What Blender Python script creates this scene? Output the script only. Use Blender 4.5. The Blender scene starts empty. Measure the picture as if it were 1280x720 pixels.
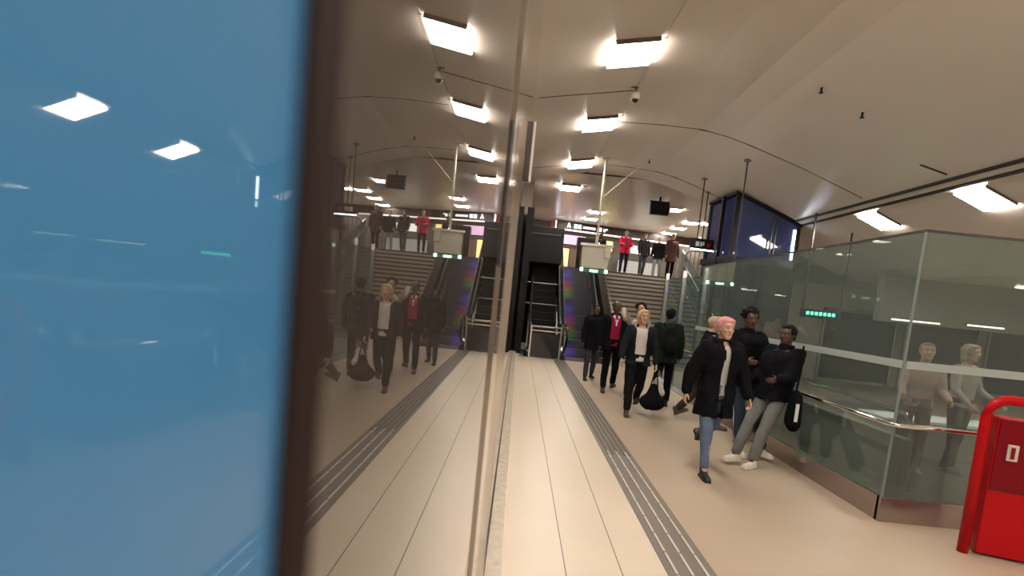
import bpy, bmesh, math, random
from mathutils import Vector, Matrix, noise
PI = math.pi
R_ = math.radians
random.seed(7)
sc = bpy.context.scene
C = sc.collection

# ------------------------------------------------------------------ camera, world, exposure
cam_d = bpy.data.cameras.new('camera'); cam = bpy.data.objects.new('camera', cam_d); C.objects.link(cam)
cam_d.sensor_width = 36; cam_d.lens = 18; cam_d.clip_start = .005; cam_d.clip_end = 200
cam_d.shift_x = -.00269; cam_d.shift_y = .05134
roll, pitch = R_(5.7), R_(5.0)
F = Vector((0, math.cos(pitch), -math.sin(pitch))); U = Vector((0, math.sin(pitch), math.cos(pitch))); Rt = Vector((1, 0, 0))
c_, s_ = math.cos(roll), math.sin(roll)
R2 = c_*Rt + s_*U; U2 = -s_*Rt + c_*U
m = Matrix((R2, U2, -F)).transposed().to_4x4(); m.translation = Vector((0, 0, 1.7))
cam.matrix_world = m
cam_d.dof.use_dof = True; cam_d.dof.focus_distance = 6.5; cam_d.dof.aperture_fstop = 3.2
sc.camera = cam
w = bpy.data.worlds.new('world'); sc.world = w; w.use_nodes = True
w.node_tree.nodes['Background'].inputs[0].default_value = (.9, .75, .6, 1)
w.node_tree.nodes['Background'].inputs[1].default_value = .05
sc.view_settings.view_transform = 'Standard'; sc.view_settings.look = 'None'
sc.view_settings.gamma = 1; sc.view_settings.exposure = 0.8; sc.view_settings.use_curve_mapping = False
LAMP = 37.0
try:
    sc.cycles.use_denoising = True; sc.cycles.max_bounces = 10; sc.cycles.transparent_max_bounces = 16
    sc.cycles.sample_clamp_indirect = 6
except Exception: pass

# ------------------------------------------------------------------ materials
def mat(name, col=(.5,.5,.5), rough=.5, metal=0, ior=1.5, emit=None, es=0, coat=0, bump=0, bscale=20, var=0, vscale=5, spec=.5):
    m = bpy.data.materials.new(name); m.use_nodes = True
    nt = m.node_tree; b = nt.nodes['Principled BSDF']
    b.inputs['Base Color'].default_value = (*col, 1); b.inputs['Roughness'].default_value = rough
    b.inputs['Metallic'].default_value = metal; b.inputs['IOR'].default_value = ior
    b.inputs['Coat Weight'].default_value = coat; b.inputs['Coat Roughness'].default_value = .05
    b.inputs['Specular IOR Level'].default_value = spec
    if emit: b.inputs['Emission Color'].default_value = (*emit, 1); b.inputs['Emission Strength'].default_value = es
    if bump or var:
        tc = nt.nodes.new('ShaderNodeTexCoord')
        n = nt.nodes.new('ShaderNodeTexNoise'); n.inputs['Scale'].default_value = bscale if bump else vscale; n.inputs['Detail'].default_value = 4
        nt.links.new(tc.outputs['Object'], n.inputs['Vector'])
        if bump:
            bp = nt.nodes.new('ShaderNodeBump'); bp.inputs['Strength'].default_value = bump; bp.inputs['Distance'].default_value = .02
            nt.links.new(n.outputs['Fac'], bp.inputs['Height']); nt.links.new(bp.outputs['Normal'], b.inputs['Normal'])
        if var:
            n2 = nt.nodes.new('ShaderNodeTexNoise'); n2.inputs['Scale'].default_value = vscale; n2.inputs['Detail'].default_value = 3
            nt.links.new(tc.outputs['Object'], n2.inputs['Vector'])
            mx = nt.nodes.new('ShaderNodeMix'); mx.data_type = 'RGBA'
            mx.inputs['A'].default_value = (*[c*(1-var) for c in col], 1); mx.inputs['B'].default_value = (*[min(1, c*(1+var)) for c in col], 1)
            nt.links.new(n2.outputs['Fac'], mx.inputs['Factor']); nt.links.new(mx.outputs['Result'], b.inputs['Base Color'])
    return m
M = {}
M['ceiling'] = mat('painted_metal_ceiling', (.76,.68,.60), .30, .0, bump=.03, bscale=1.2, var=.05, vscale=.8)
M['wallpaint'] = mat('tan_wall', (.50,.44,.38), .5, var=.08)
M['darkwall'] = mat('dark_wall', (.03,.027,.025), .3)
M['seam'] = mat('seam_dark', (.03,.022,.018), .6)
M['seamwhite'] = mat('seam_white', (.75,.68,.6), .4)
M['lamp'] = mat('lamp_diffuser', (.9,.85,.8), .5, emit=(1,.90,.80), es=LAMP)
M['lamphouse'] = mat('lamp_housing', (.16,.13,.10), .4)
M['reflector'] = mat('lamp_reflector', (.85,.78,.68), .35)
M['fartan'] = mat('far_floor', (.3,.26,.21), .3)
M['steel'] = mat('brushed_steel', (.62,.60,.57), .22, 1)
M['chrome'] = mat('polished_steel', (.8,.78,.75), .08, 1)
M['darksteel'] = mat('dark_steel', (.06,.055,.05), .3, .8)
M['black'] = mat('black_plastic', (.008,.008,.009), .45, spec=.2)
M['blackgloss'] = mat('black_gloss', (.01,.01,.011), .08)
M['cream'] = mat('cream_paint', (.62,.57,.47), .4)
M['beige'] = mat('beige_casing', (.42,.39,.31), .45)
M['green'] = mat('green_led', (.1,.8,.4), .4, emit=(.1,1,.45), es=5)
M['white_led'] = mat('white_led', (.9,.9,1), .4, emit=(.8,.87,1), es=7)
M['red'] = mat('red_powder_coat', (.46,.002,.006), .35, spec=.2)
M['darkred'] = mat('dark_red_panel', (.20,.002,.010), .35, spec=.2)
M['bluepanel'] = mat('blue_backlit_panel', (.03,.12,.24), .02, ior=1.5, emit=(.055,.15,.245), es=.28, var=.12, vscale=9)
M['darkglass'] = mat('dark_brown_glass', (.05,.042,.036), .015, ior=1.95, emit=None)
M['mullion'] = mat('brown_mullion', (.022,.012,.010), .85, 0, spec=.1)
M['granite'] = mat('granite_plinth', (.20,.165,.14), .07, var=.3, vscale=60)
M['plinth'] = mat('polished_plinth', (.40,.33,.30), .13, .75)
M['marble'] = mat('marble_skirting', (.62,.54,.44), .2, var=.28, vscale=14)
M['white'] = mat('white_paint', (.8,.8,.8), .4)
M['stair'] = mat('stair_stone', (.37,.34,.285), .35, var=.1, vscale=8)
M['nosing'] = mat('stair_nosing', (.06,.05,.045), .5)
M['tactile'] = mat('tactile_grey', (.17,.145,.12), .5, var=.2, vscale=120)
M['tactbar'] = mat('tactile_bar', (.62,.58,.52), .35)
M['tactdark'] = mat('tactile_stud', (.10,.085,.07), .5)
M['bluelift'] = mat('lift_blue_glass', (.03,.045,.14), .04, ior=1.7)

def glass(name, tint, ior, diffuse_mix=0, dcol=(.5,.5,.5)):
    m = bpy.data.materials.new(name); m.use_nodes = True; nt = m.node_tree; nt.nodes.clear()
    o = nt.nodes.new('ShaderNodeOutputMaterial'); mx = nt.nodes.new('ShaderNodeMixShader')
    t = nt.nodes.new('ShaderNodeBsdfTransparent'); g = nt.nodes.new('ShaderNodeBsdfGlossy'); fr = nt.nodes.new('ShaderNodeFresnel')
    t.inputs[0].default_value = (*tint, 1); g.inputs[0].default_value = (.88, .95, .9, 1); g.inputs['Roughness'].default_value = .012
    ge = nt.nodes.new('ShaderNodeNewGeometry'); mi = nt.nodes.new('ShaderNodeMix'); mi.inputs[2].default_value = ior; mi.inputs[3].default_value = 1/ior
    nt.links.new(ge.outputs['Backfacing'], mi.inputs[0]); nt.links.new(mi.outputs[0], fr.inputs[0])
    nt.links.new(fr.outputs[0], mx.inputs[0]); nt.links.new(t.outputs[0], mx.inputs[1]); nt.links.new(g.outputs[0], mx.inputs[2])
    if diffuse_mix:  # plain diffuse colour mixed evenly into the see-through part
        m2 = nt.nodes.new('ShaderNodeMixShader'); df = nt.nodes.new('ShaderNodeBsdfDiffuse'); df.inputs[0].default_value = (*dcol, 1); m2.inputs[0].default_value = diffuse_mix
        nt.links.new(t.outputs[0], m2.inputs[1]); nt.links.new(df.outputs[0], m2.inputs[2]); nt.links.new(m2.outputs[0], mx.inputs[1])
    nt.links.new(mx.outputs[0], o.inputs[0]); return m
M['glass'] = glass('green_grey_glass', (.69, .76, .74), 1.5, .13, (.37,.43,.41))
M['smoke'] = glass('smoked_glass', (.35, .35, .35), 1.5)
M['clear'] = glass('clear_glass', (.75, .78, .75), 1.6)
M['frost'] = mat('frosted_band', (.34,.39,.36), .5)

def floor_mat():
    m = bpy.data.materials.new('station_floor'); m.use_nodes = True; nt = m.node_tree; b = nt.nodes['Principled BSDF']
    def N(t, **k):
        n = nt.nodes.new(t)
        for a, v in k.items(): setattr(n, a, v)
        return n
    L = nt.links.new
    g = N('ShaderNodeNewGeometry'); sp = N('ShaderNodeSeparateXYZ'); L(g.outputs['Position'], sp.inputs[0])
    def mth(op, a, bb=None, clamp=False):
        n = N('ShaderNodeMath', operation=op, use_clamp=clamp)
        for i, v in enumerate((a, bb)):
            if v is None: continue
            if isinstance(v, (int, float)): n.inputs[i].default_value = v
            else: L(v, n.inputs[i])
        return n.outputs[0]
    X, Y = sp.outputs[0], sp.outputs[1]
    iswhite = mth('LESS_THAN', X, 1.3)
    def line(coord, pos, wd): return mth('LESS_THAN', mth('ABSOLUTE', mth('SUBTRACT', coord, pos)), wd)
    j = mth('ADD', line(X, .465, .0035), line(X, .835, .0035), True)
    # faint cross joints of the long white tiles
    fy = mth('FRACT', mth('DIVIDE', mth('ADD', Y, 20), 1.2))
    cj = mth('MULTIPLY', mth('LESS_THAN', fy, .003), .10)
    j = mth('ADD', j, cj, True)
    n1 = N('ShaderNodeTexNoise'); n1.inputs['Scale'].default_value = 1.3; n1.inputs['Detail'].default_value = 6
    L(g.outputs['Position'], n1.inputs['Vector'])
    wa = N('ShaderNodeMix', data_type='RGBA'); wa.inputs['A'].default_value = (.60,.52,.41,1); wa.inputs['B'].default_value = (.70,.59,.46,1); L(n1.outputs['Fac'], wa.inputs['Factor'])
    wj = N('ShaderNodeMix', data_type='RGBA'); L(j, wj.inputs['Factor']); L(wa.outputs['Result'], wj.inputs['A']); wj.inputs['B'].default_value = (.10,.075,.06,1)
    ta = N('ShaderNodeMix', data_type='RGBA'); ta.inputs['A'].default_value = (.46,.355,.26,1); ta.inputs['B'].default_value = (.52,.42,.32,1); L(n1.outputs['Fac'], ta.inputs['Factor'])
    n2 = N('ShaderNodeTexNoise'); n2.inputs['Scale'].default_value = 160; L(g.outputs['Position'], n2.inputs['Vector'])
    tb = N('ShaderNodeMix', data_type='RGBA', blend_type='MULTIPLY'); tb.inputs['Factor'].default_value = .25; L(ta.outputs['Result'], tb.inputs['A']); L(n2.outputs['Color'], tb.inputs['B'])
    f = N('ShaderNodeMix', data_type='RGBA'); L(iswhite, f.inputs['Factor']); L(tb.outputs['Result'], f.inputs['A']); L(wj.outputs['Result'], f.inputs['B'])
    L(f.outputs['Result'], b.inputs['Base Color'])
    b.inputs['Roughness'].default_value = .34; b.inputs['Specular IOR Level'].default_value = .35
    return m
M['floor'] = floor_mat()

def rainbow():  # rainbow reflection on the steps, painted into their base colour as bands
    m = bpy.data.materials.new('painted_rainbow_reflection'); m.use_nodes = True; nt = m.node_tree; b = nt.nodes['Principled BSDF']; L = nt.links.new
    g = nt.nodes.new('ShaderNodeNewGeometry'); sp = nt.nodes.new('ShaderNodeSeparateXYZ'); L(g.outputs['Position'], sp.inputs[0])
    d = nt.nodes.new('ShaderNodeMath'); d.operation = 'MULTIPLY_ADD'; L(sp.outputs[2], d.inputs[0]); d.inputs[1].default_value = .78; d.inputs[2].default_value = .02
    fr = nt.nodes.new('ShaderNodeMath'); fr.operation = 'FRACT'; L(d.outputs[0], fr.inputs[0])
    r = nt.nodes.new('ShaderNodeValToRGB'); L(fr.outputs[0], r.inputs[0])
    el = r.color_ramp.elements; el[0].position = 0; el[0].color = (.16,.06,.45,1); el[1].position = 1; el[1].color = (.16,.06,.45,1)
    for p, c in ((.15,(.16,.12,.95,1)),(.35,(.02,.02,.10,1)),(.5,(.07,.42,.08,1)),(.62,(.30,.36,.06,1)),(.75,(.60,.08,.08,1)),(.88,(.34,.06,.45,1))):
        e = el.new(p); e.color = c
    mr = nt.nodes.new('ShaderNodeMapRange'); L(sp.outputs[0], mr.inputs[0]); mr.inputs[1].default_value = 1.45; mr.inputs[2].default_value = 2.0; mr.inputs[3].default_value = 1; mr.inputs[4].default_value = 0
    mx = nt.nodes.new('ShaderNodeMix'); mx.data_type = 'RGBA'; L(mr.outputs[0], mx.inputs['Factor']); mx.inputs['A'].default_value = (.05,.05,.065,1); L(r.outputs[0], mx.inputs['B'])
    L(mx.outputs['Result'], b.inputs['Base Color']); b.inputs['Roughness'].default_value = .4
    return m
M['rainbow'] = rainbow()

def cloth(name, col, var=.15, rough=.8): return mat(name, col, rough, bump=.25, bscale=60, var=var, vscale=9, spec=.06)
SK = {'light': mat('skin_light', (.62,.36,.26), .5), 'mid': mat('skin_mid', (.36,.19,.12), .5), 'dark': mat('skin_dark', (.09,.042,.028), .45)}
M['eyewhite'] = mat('eye_white', (.42,.38,.35), .4, spec=.2); M['iris'] = mat('eye_dark', (.03,.02,.015), .2)
M['lip'] = mat('lips', (.42,.13,.11), .45); M['lipdark'] = mat('lips_dark', (.10,.035,.03), .45)

# ------------------------------------------------------------------ mesh helpers
def box(bm, x0, y0, z0, x1, y1, z1, mi=0):
    vs = [bm.verts.new(p) for p in ((x0,y0,z0),(x1,y0,z0),(x1,y1,z0),(x0,y1,z0),(x0,y0,z1),(x1,y0,z1),(x1,y1,z1),(x0,y1,z1))]
    for q in ((0,3,2,1),(4,5,6,7),(0,1,5,4),(1,2,6,5),(2,3,7,6),(3,0,4,7)):
        f = bm.faces.new([vs[i] for i in q]); f.material_index = mi
def prism(bm, pts, a, b, axis='x'):
    """closed outline pts (2D) swept from a to b along axis"""
    def P(p, t):
        return {'x': (t, p[0], p[1]), 'y': (p[0], t, p[1]), 'z': (p[0], p[1], t)}[axis]
    A = [bm.verts.new(P(p, a)) for p in pts]; B = [bm.verts.new(P(p, b)) for p in pts]
    n = len(pts)
    bm.faces.new(A); bm.faces.new(B[::-1])
    for i in range(n): bm.faces.new((A[i], B[i], B[(i+1) % n], A[(i+1) % n]))
def frame_of(d):
    d = d.normalized(); up = Vector((0,0,1)) if abs(d.z) < .95 else Vector((0,1,0))
    s = d.cross(up).normalized(); return s, s.cross(d).normalized()
def tube(bm, pts, r, n=10, caps=True):
    pts = [Vector(p) for p in pts]; rings = []
    for i, p in enumerate(pts):
        d = (pts[min(i+1, len(pts)-1)] - pts[max(i-1, 0)])
        s, u = frame_of(d); rr = r[i] if isinstance(r, (list, tuple)) else r
        rings.append([bm.verts.new(p + (s*math.cos(2*PI*k/n) + u*math.sin(2*PI*k/n))*rr) for k in range(n)])
    for a, b in zip(rings, rings[1:]):
        for k in range(n): bm.faces.new((a[k], a[(k+1) % n], b[(k+1) % n], b[k]))
    if caps: bm.faces.new(rings[0][::-1]); bm.faces.new(rings[-1])
def cap(bm, p0, p1, r0, r1, n=12, fl=1.0, side=None):
    """tapered capsule; fl flattens across the axis at right angles to side"""
    p0, p1 = Vector(p0), Vector(p1); d = p1-p0
    if d.length < 1e-5: d = Vector((0,0,1e-4))
    dn = d.normalized()
    if side is None: s, u = frame_of(d)
    else: s = (Vector(side) - dn*dn.dot(Vector(side))).normalized(); u = dn.cross(s)
    st = []
    for a in (75, 50, 25): st.append((p0 - dn*r0*math.sin(R_(a)), r0*math.cos(R_(a))))
    st += [(p0, r0), (p1, r1)]
    for a in (25, 50, 75): st.append((p1 + dn*r1*math.sin(R_(a)), r1*math.cos(R_(a))))
    rings = [[bm.verts.new(c + (s*math.cos(2*PI*k/n) + u*fl*math.sin(2*PI*k/n))*rr) for k in range(n)] for c, rr in st]
    for a, b in zip(rings, rings[1:]):
        for k in range(n): bm.faces.new((a[k], a[(k+1) % n], b[(k+1) % n], b[k]))
    bm.faces.new(rings[0][::-1]); bm.faces.new(rings[-1])
def ell(bm, c, rx, ry, rz, n=14, mt=None):
    c = Vector(c); m_ = n//2; rings = []
    for i in range(1, m_):
        th = PI*i/m_
        rings.append([Vector((rx*math.sin(th)*math.cos(2*PI*k/n), ry*math.sin(th)*math.sin(2*PI*k/n), -rz*math.cos(th))) for k in range(n)])
    if mt is None: mt = Matrix.Identity(3)
    V = [[bm.verts.new(c + mt @ p) for p in r] for r in rings]
    b0 = bm.verts.new(c + mt @ Vector((0,0,-rz))); b1 = bm.verts.new(c + mt @ Vector((0,0,rz)))
    for a, b in zip(V, V[1:]):
        for k in range(n): bm.faces.new((a[k], a[(k+1) % n], b[(k+1) % n], b[k]))
    for k in range(n):
        bm.faces.new((b0, V[0][(k+1) % n], V[0][k])); bm.faces.new((b1, V[-1][k], V[-1][(k+1) % n]))
def loft(bm, rows, n=20, pw=2.3):
    """rows: (centre, rx, ry) stacked, superellipse section"""
    rings = []
    for c, rx, ry in rows:
        c = Vector(c); r = []
        for k in range(n):
            a = 2*PI*k/n; ca, sa = math.cos(a), math.sin(a)
            r.append(bm.verts.new(c + Vector((rx*math.copysign(abs(ca)**(2/pw), ca), ry*math.copysign(abs(sa)**(2/pw), sa), 0))))
        rings.append(r)
    for a, b in zip(rings, rings[1:]):
        for k in range(n): bm.faces.new((a[k], a[(k+1) % n], b[(k+1) % n], b[k]))
    bm.faces.new(rings[0][::-1]); bm.faces.new(rings[-1])
def link(name, me, m, parent=None, smooth=False, bevel=0):
    o = bpy.data.objects.new(name, me); C.objects.link(o)
    for x in (m if isinstance(m, (list, tuple)) else [m]): me.materials.append(x)
    if smooth:
        for p in me.polygons: p.use_smooth = True
    if bevel:
        b = o.modifiers.new('bevel', 'BEVEL'); b.width = bevel; b.segments = 2; b.limit_method = 'ANGLE'
    if parent: o.parent = parent
    return o
def obj(name, bm, m, parent=None, smooth=False, bevel=0, recalc=True):
    if recalc: bmesh.ops.recalc_face_normals(bm, faces=bm.faces)
    me = bpy.data.meshes.new(name); bm.to_mesh(me); bm.free()
    return link(name, me, m, parent, smooth, bevel)
def tag(o, label, cat, group=None, kind=None):
    o['label'] = label; o['category'] = cat
    if group: o['group'] = group
    if kind: o['kind'] = kind
    return o
def thing(name, label, cat, loc=(0,0,0), rotz=0, group=None):
    o = bpy.data.objects.new(name, None); C.objects.link(o); o.empty_display_size = .1
    o.location = loc; o.rotation_euler = (0, 0, rotz); return tag(o, label, cat, group)
def struct(name, bm, m, parent=None, bevel=0):
    o = obj(name, bm, m, parent, bevel=bevel); o['kind'] = 'structure'; return o
def B(*bs):
    bm = bmesh.new()
    for b in bs: box(bm, *b)
    return bm
def copy_tree(o, parent=None):
    c = o.copy(); C.objects.link(c)
    if parent: c.parent = parent
    for ch in list(o.children): copy_tree(ch, c)
    return c

# ------------------------------------------------------------------ the room
PR = [(-.25,5.07),(.4,5.19),(1.0,5.29),(1.63,5.40),(1.632,5.385),(2.5,5.39),(3.3,5.35),(3.8,5.25),(4.3,5.1),(5.3,4.75),(6.3,4.35),(7.2,3.98),(8,3.65),(9.0,3.25),(9.8,3.1),(18.2,3.1)]
def zc(x):
    for (a, za), (b, zb) in zip(PR, PR[1:]):
        if a <= x <= b: return za + (zb-za)*(x-a)/(b-a)
    return PR[-1][1]
def slope(x): return math.atan((zc(x+.1)-zc(x-.1))/.2)
YN, YE = -12, 15.0
bm = bmesh.new()
low = [bm.verts.new((x, YN, z)) for x, z in PR]; lo2 = [bm.verts.new((x, YE, z)) for x, z in PR]
up1 = [bm.verts.new((x, YN, z+.15)) for x, z in PR]; up2 = [bm.verts.new((x, YE, z+.15)) for x, z in PR]
for i in range(len(PR)-1):
    bm.faces.new((low[i], low[i+1], lo2[i+1], lo2[i])); bm.faces.new((up1[i], up2[i], up2[i+1], up1[i+1]))
    bm.faces.new((lo2[i], lo2[i+1], up2[i+1], up2[i])); bm.faces.new((low[i], up1[i], up1[i+1], low[i+1]))
struct('ceiling', bm, M['ceiling'])
struct('ceiling_upper_hall', B((-.25, 15.05, 5.38, 18.2, 34, 5.5)), M['ceiling'])
struct('trim_1', B((-.25, 15.0, 5.36, 4.2, 15.06, 5.56)), M['seam'])
struct('floor', B((-.3, YN, -.1, 18.2, 16.5, 0)), M['floor'])
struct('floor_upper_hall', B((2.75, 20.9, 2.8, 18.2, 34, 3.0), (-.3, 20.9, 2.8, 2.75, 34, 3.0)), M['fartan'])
struct('wall_left', B((-.3, YN, 0, -.09, 16.5, 5.2)), M['wallpaint'])
struct('wall_left_far', B((-.3, 16.5, 0, .12, 34, 5.3)), M['wallpaint'])
struct('wall_back', B((-.3, YN-.2, 0, 18.2, YN, 5.6)), M['wallpaint'])
struct('wall_right', B((18.0, YN, 0, 18.2, 34, 5.6)), M['wallpaint'])
o = struct('wall_shops', B((-1.2, .1, 3, 12, .25, 5.36)), mat('shop_wall', (.14,.12,.10), .5)); o.location = (1.4, 24.72, 0); o.rotation_euler = (0, 0, R_(14))
struct('wall_upper_hall', B((-.3, 33, 3, 18.2, 33.2, 5.3)), M['wallpaint'])
# low wall of the concourse to the right, behind the glass enclosure
struct('wall_far', B((7.6, 16.2, 0, 18.0, 16.4, 3.0)), M['wallpaint'])
struct('wall_far_fascia', B((9.0, 12.9, 1.98, 18.0, 13.1, 3.1)), mat('grey_fascia', (.30,.27,.235), .45))
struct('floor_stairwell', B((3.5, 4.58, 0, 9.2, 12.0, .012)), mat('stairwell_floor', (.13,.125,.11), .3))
# glass wall along the left, panes and trims
struct('window_1', B((-.09, -4, .1, -.05, .1105, 4.9)), M['bluepanel'])
struct('window_2', B((-.09, .128, .1, -.05, 16.4, 4.9)), M['darkglass'])
struct('trim_2', B((-.09, .1105, 0, -.0475, .128, 5.0)), M['mullion'])
struct('baseboard_left', B((-.09, -4, 0, -.044, 16.4, .1)), M['seam'])
struct('baseboard_left_marble', B((-.044, .3, 0, .058, 15.1, .07)), M['marble'], bevel=.004)
# long ceiling seam with its light joint
for nm, dx, wd, mt_ in (('trim_3', -.09, .05, 'seam'), ('trim_4', 0, .10, 'seamwhite'), ('trim_5', .1, .05, 'seam')):
    x = 6.71+dx; bm = B((-wd/2, -8, -.03 if mt_ == 'seam' else -.015, wd/2, YE-.3, .0)); o = struct(nm, bm, M[mt_]); o.location = (x, 0, zc(x)); o.rotation_euler = (0, -slope(x), 0)
# transverse seams
def cseam(nm, y, xa, xb, skew=0):
    bm = bmesh.new(); n = 16; prev = None
    for i in range(n+1):
        x = xa+(xb-xa)*i/n; yy = y+skew*i/n; z = zc(x)+.002
        cur = [bm.verts.new(p) for p in ((x, yy-.012, z-.006), (x, yy+.012, z-.006), (x, yy+.012, z+.01), (x, yy-.012, z+.01))]
        if prev:
            for k in range(4): bm.faces.new((prev[k], prev[(k+1) % 4], cur[(k+1) % 4], cur[k]))
        else: bm.faces.new(cur)
        prev = cur
    bm.faces.new(prev[::-1]); struct(nm, bm, M['seam'])
cseam('trim_6', 9.15, 0, 1.6); cseam('trim_7', 10.7, 1.7, 6.5, -.4); cseam('trim_8', 14.0, 0, 6.5)

# door frame and plate set in the left glass wall
t = thing('door_leaf_edge', 'bright steel edge of a sliding door standing in the long glass wall', 'door', (-.05, .95, 0))
obj('frame', B((-.001, .16, .1, .006, 1.1, 2.36)), mat('door_steel', (.42,.38,.34), .06, .9), t)
obj('gap', B((-.001, .115, 1.76, .004, .15, 2.05)), M['seam'], t)
obj('end_strip', B((-.001, .85, .1, .02, .875, 2.3)), M['chrome'], t)
t = thing('door_handle_plate', 'dark narrow plate with a pale edge sticking out of the glass wall', 'plate', (-.05, 2.2, 2.18))
obj('plate', B((0, 0, 0, .04, .02, .245)), M['darksteel'], t); obj('edge', B((.04, -.003, 0, .05, .023, .245)), M['seamwhite'], t)

# ------------------------------------------------------------------ lamps in the ceiling
def make_light(w_=.58, d_=.72, refl=True, drop=.06, lens=.025):
    t = thing('ceiling_light', '', 'light')
    h = bmesh.new(); box(h, -w_/2-.02, -d_/2-.02, -drop, w_/2+.02, -d_/2, .06); box(h, -w_/2-.02, d_/2, -drop, w_/2+.02, d_/2+.02, .06)
    box(h, -w_/2-.02, -d_/2, -drop+.05, -w_/2, d_/2, .06); box(h, w_/2, -d_/2, -drop+.05, w_/2+.02, d_/2, .06); box(h, -w_/2, -d_/2, -drop+.05, w_/2, d_/2, .055)
    obj('housing', h, M['lamphouse'], t)
    obj('diffuser', B((-w_/2-.022, -d_/2, -drop-.002, w_/2+.022, d_/2, -drop+lens)), M['lamp'], t)
    for k in (1, 2, 3):
        x = -w_/2 + w_*k/4; obj('louvre', B((x-.004, -d_/2, -drop-.006, x+.004, d_/2, -drop+.004)), M['reflector'], t)
    if refl:
        r = bmesh.new(); prism(r, [(w_/2+.04, -.035), (w_/2+.24, -.005), (w_/2+.24, .01), (w_/2+.04, -.015)], -d_/2, d_/2, 'y'); obj('reflector', r, M['reflector'], t)
    return t
la = make_light(refl=True); lb = make_light(.54, .55, False, .04, .025); lf = make_light(.5, .5, False, .03, .005)
first = {}
def put_light(src, x, y, label, group, z=None):
    o = src if id(src) not in first else copy_tree(src); first[id(src)] = 1
    zz = zc(x) if z is None else z
    o.location = (x, y, zz); o.rotation_euler = (0, -slope(x) if z is None else 0, 0); o['label'] = label; o['group'] = group; return o
names = {1.5: 'square ceiling light overhead, nearest the camera of the row beside the ceiling crease', 4.6: 'square ceiling light second from camera in the row beside the crease',
  7.68: 'largest square ceiling light in view, just before the small camera', 10.7: 'square ceiling light just past the small ceiling camera',
  13.8: 'square ceiling light beside the top of the tall cream pole'}
for y in (7.68, 10.7, 13.8, 4.6, 1.5): put_light(la, 1.27, y, names[y], 'row of square lights by the ceiling crease')
put_light(la, 1.3, 17.0, 'square ceiling light above the foot of the escalators, farthest of its row', 'row of square lights by the ceiling crease', z=5.38)
for y in (-1.6, -4.7, -7.8): put_light(la, 1.27, y, 'square ceiling light behind the camera along the crease', 'row of square lights behind the camera')
put_light(lb, 7.2, 8.35, 'large square light on the sloping ceiling near the right picture edge', 'lights beyond the long ceiling seam')
put_light(lb, 7.2, 10.75, 'square light on the sloping ceiling above the glass enclosure left of its corner', 'lights beyond the long ceiling seam')
for y in (5.9, 3.4, .9, -1.6, -4.1): put_light(lb, 7.2, y, 'square light on the sloping ceiling, off to the right of the view', 'lights of the right hand row outside the view')
for x, y in ((12, 9), (12, 6), (12, 2), (12, -3), (15, 6), (15, 0), (3.8, -6)): put_light(lb, x, y, 'square light in the low ceiling far to the right of the glass enclosure', 'low ceiling lights on the right')
far = [((5.0, 18.1), 'brightest light of the upper hall, right of the dark hanging screen'), ((6.4, 20.4), 'small upper hall light above the railing'), ((7.1, 20.3), 'small upper hall light beside the thin hanging rods'),
       ((6.4, 22.0), 'small upper hall light above the person in the brown coat'), ((6.5, 23.7), 'farthest small upper hall light above the stairs crowd'), ((8.5, 24.8), 'upper hall light behind the small hanging sign'),
       ((2.65, 20.1), 'small upper hall light just right of the cream pole'), ((2.65, 21.8), 'small upper hall light above the shop fascia by the cream pole'), ((8.3, 28), 'distant upper hall light'), ((4, 28), 'distant upper hall light')]
for (x, y), l in far: put_light(lb if (x, y) == (5.0, 18.1) else lf, x*1.05, y*1.05, l, 'upper hall ceiling lights', z=5.38)

# ceiling devices
t = thing('security_camera', 'small dome security camera hanging from the ceiling crease', 'camera', (1.62, 9.0, zc(1.6)))
bm = bmesh.new(); tube(bm, [(0,0,0), (0,0,-.09)], .018); box(bm, -.1, -.03, -.012, .04, .03, 0); obj('bracket', bm, M['lamphouse'], t)
bm = bmesh.new(); tube(bm, [(0,0,-.08), (0,0,-.12), (0,0,-.2), (0,0,-.205)], [.05, .075, .075, .06], 16); obj('housing', bm, M['cream'], t, True)
bm = bmesh.new(); ell(bm, (0,0,-.205), .058, .058, .055); obj('dome', bm, M['blackgloss'], t, True)
for (x, y), l in (((4.1, 7.82), 'small dark sprinkler in the open ceiling, left of a pair'), ((4.82, 7.94), 'small dark sprinkler in the open ceiling, right of a pair'), ((2.88, 13.07), 'small sprinkler in the ceiling between cream pole and rods')):
    z = zc(x); t = thing('sprinkler', l, 'sprinkler', (x, y, z), 0, 'ceiling sprinklers')
    bm = bmesh.new(); tube(bm, [(0,0,0), (0,0,-.07)], .016); obj('stem', bm, M['black'], t)
    bm = bmesh.new(); tube(bm, [(0,0,-.07), (0,0,-.08)], .032); obj('deflector', bm, M['black'], t)
x = 6.33; o = tag(obj('slot_vent', B((-.2, -.02, -.012, .2, .02, .0)), M['seam']), 'short dark slot in the ceiling near the long seam', 'vent'); o.location = (x, 8.37, zc(x)); o.rotation_euler = (0, -slope(x), -.35)

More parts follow.
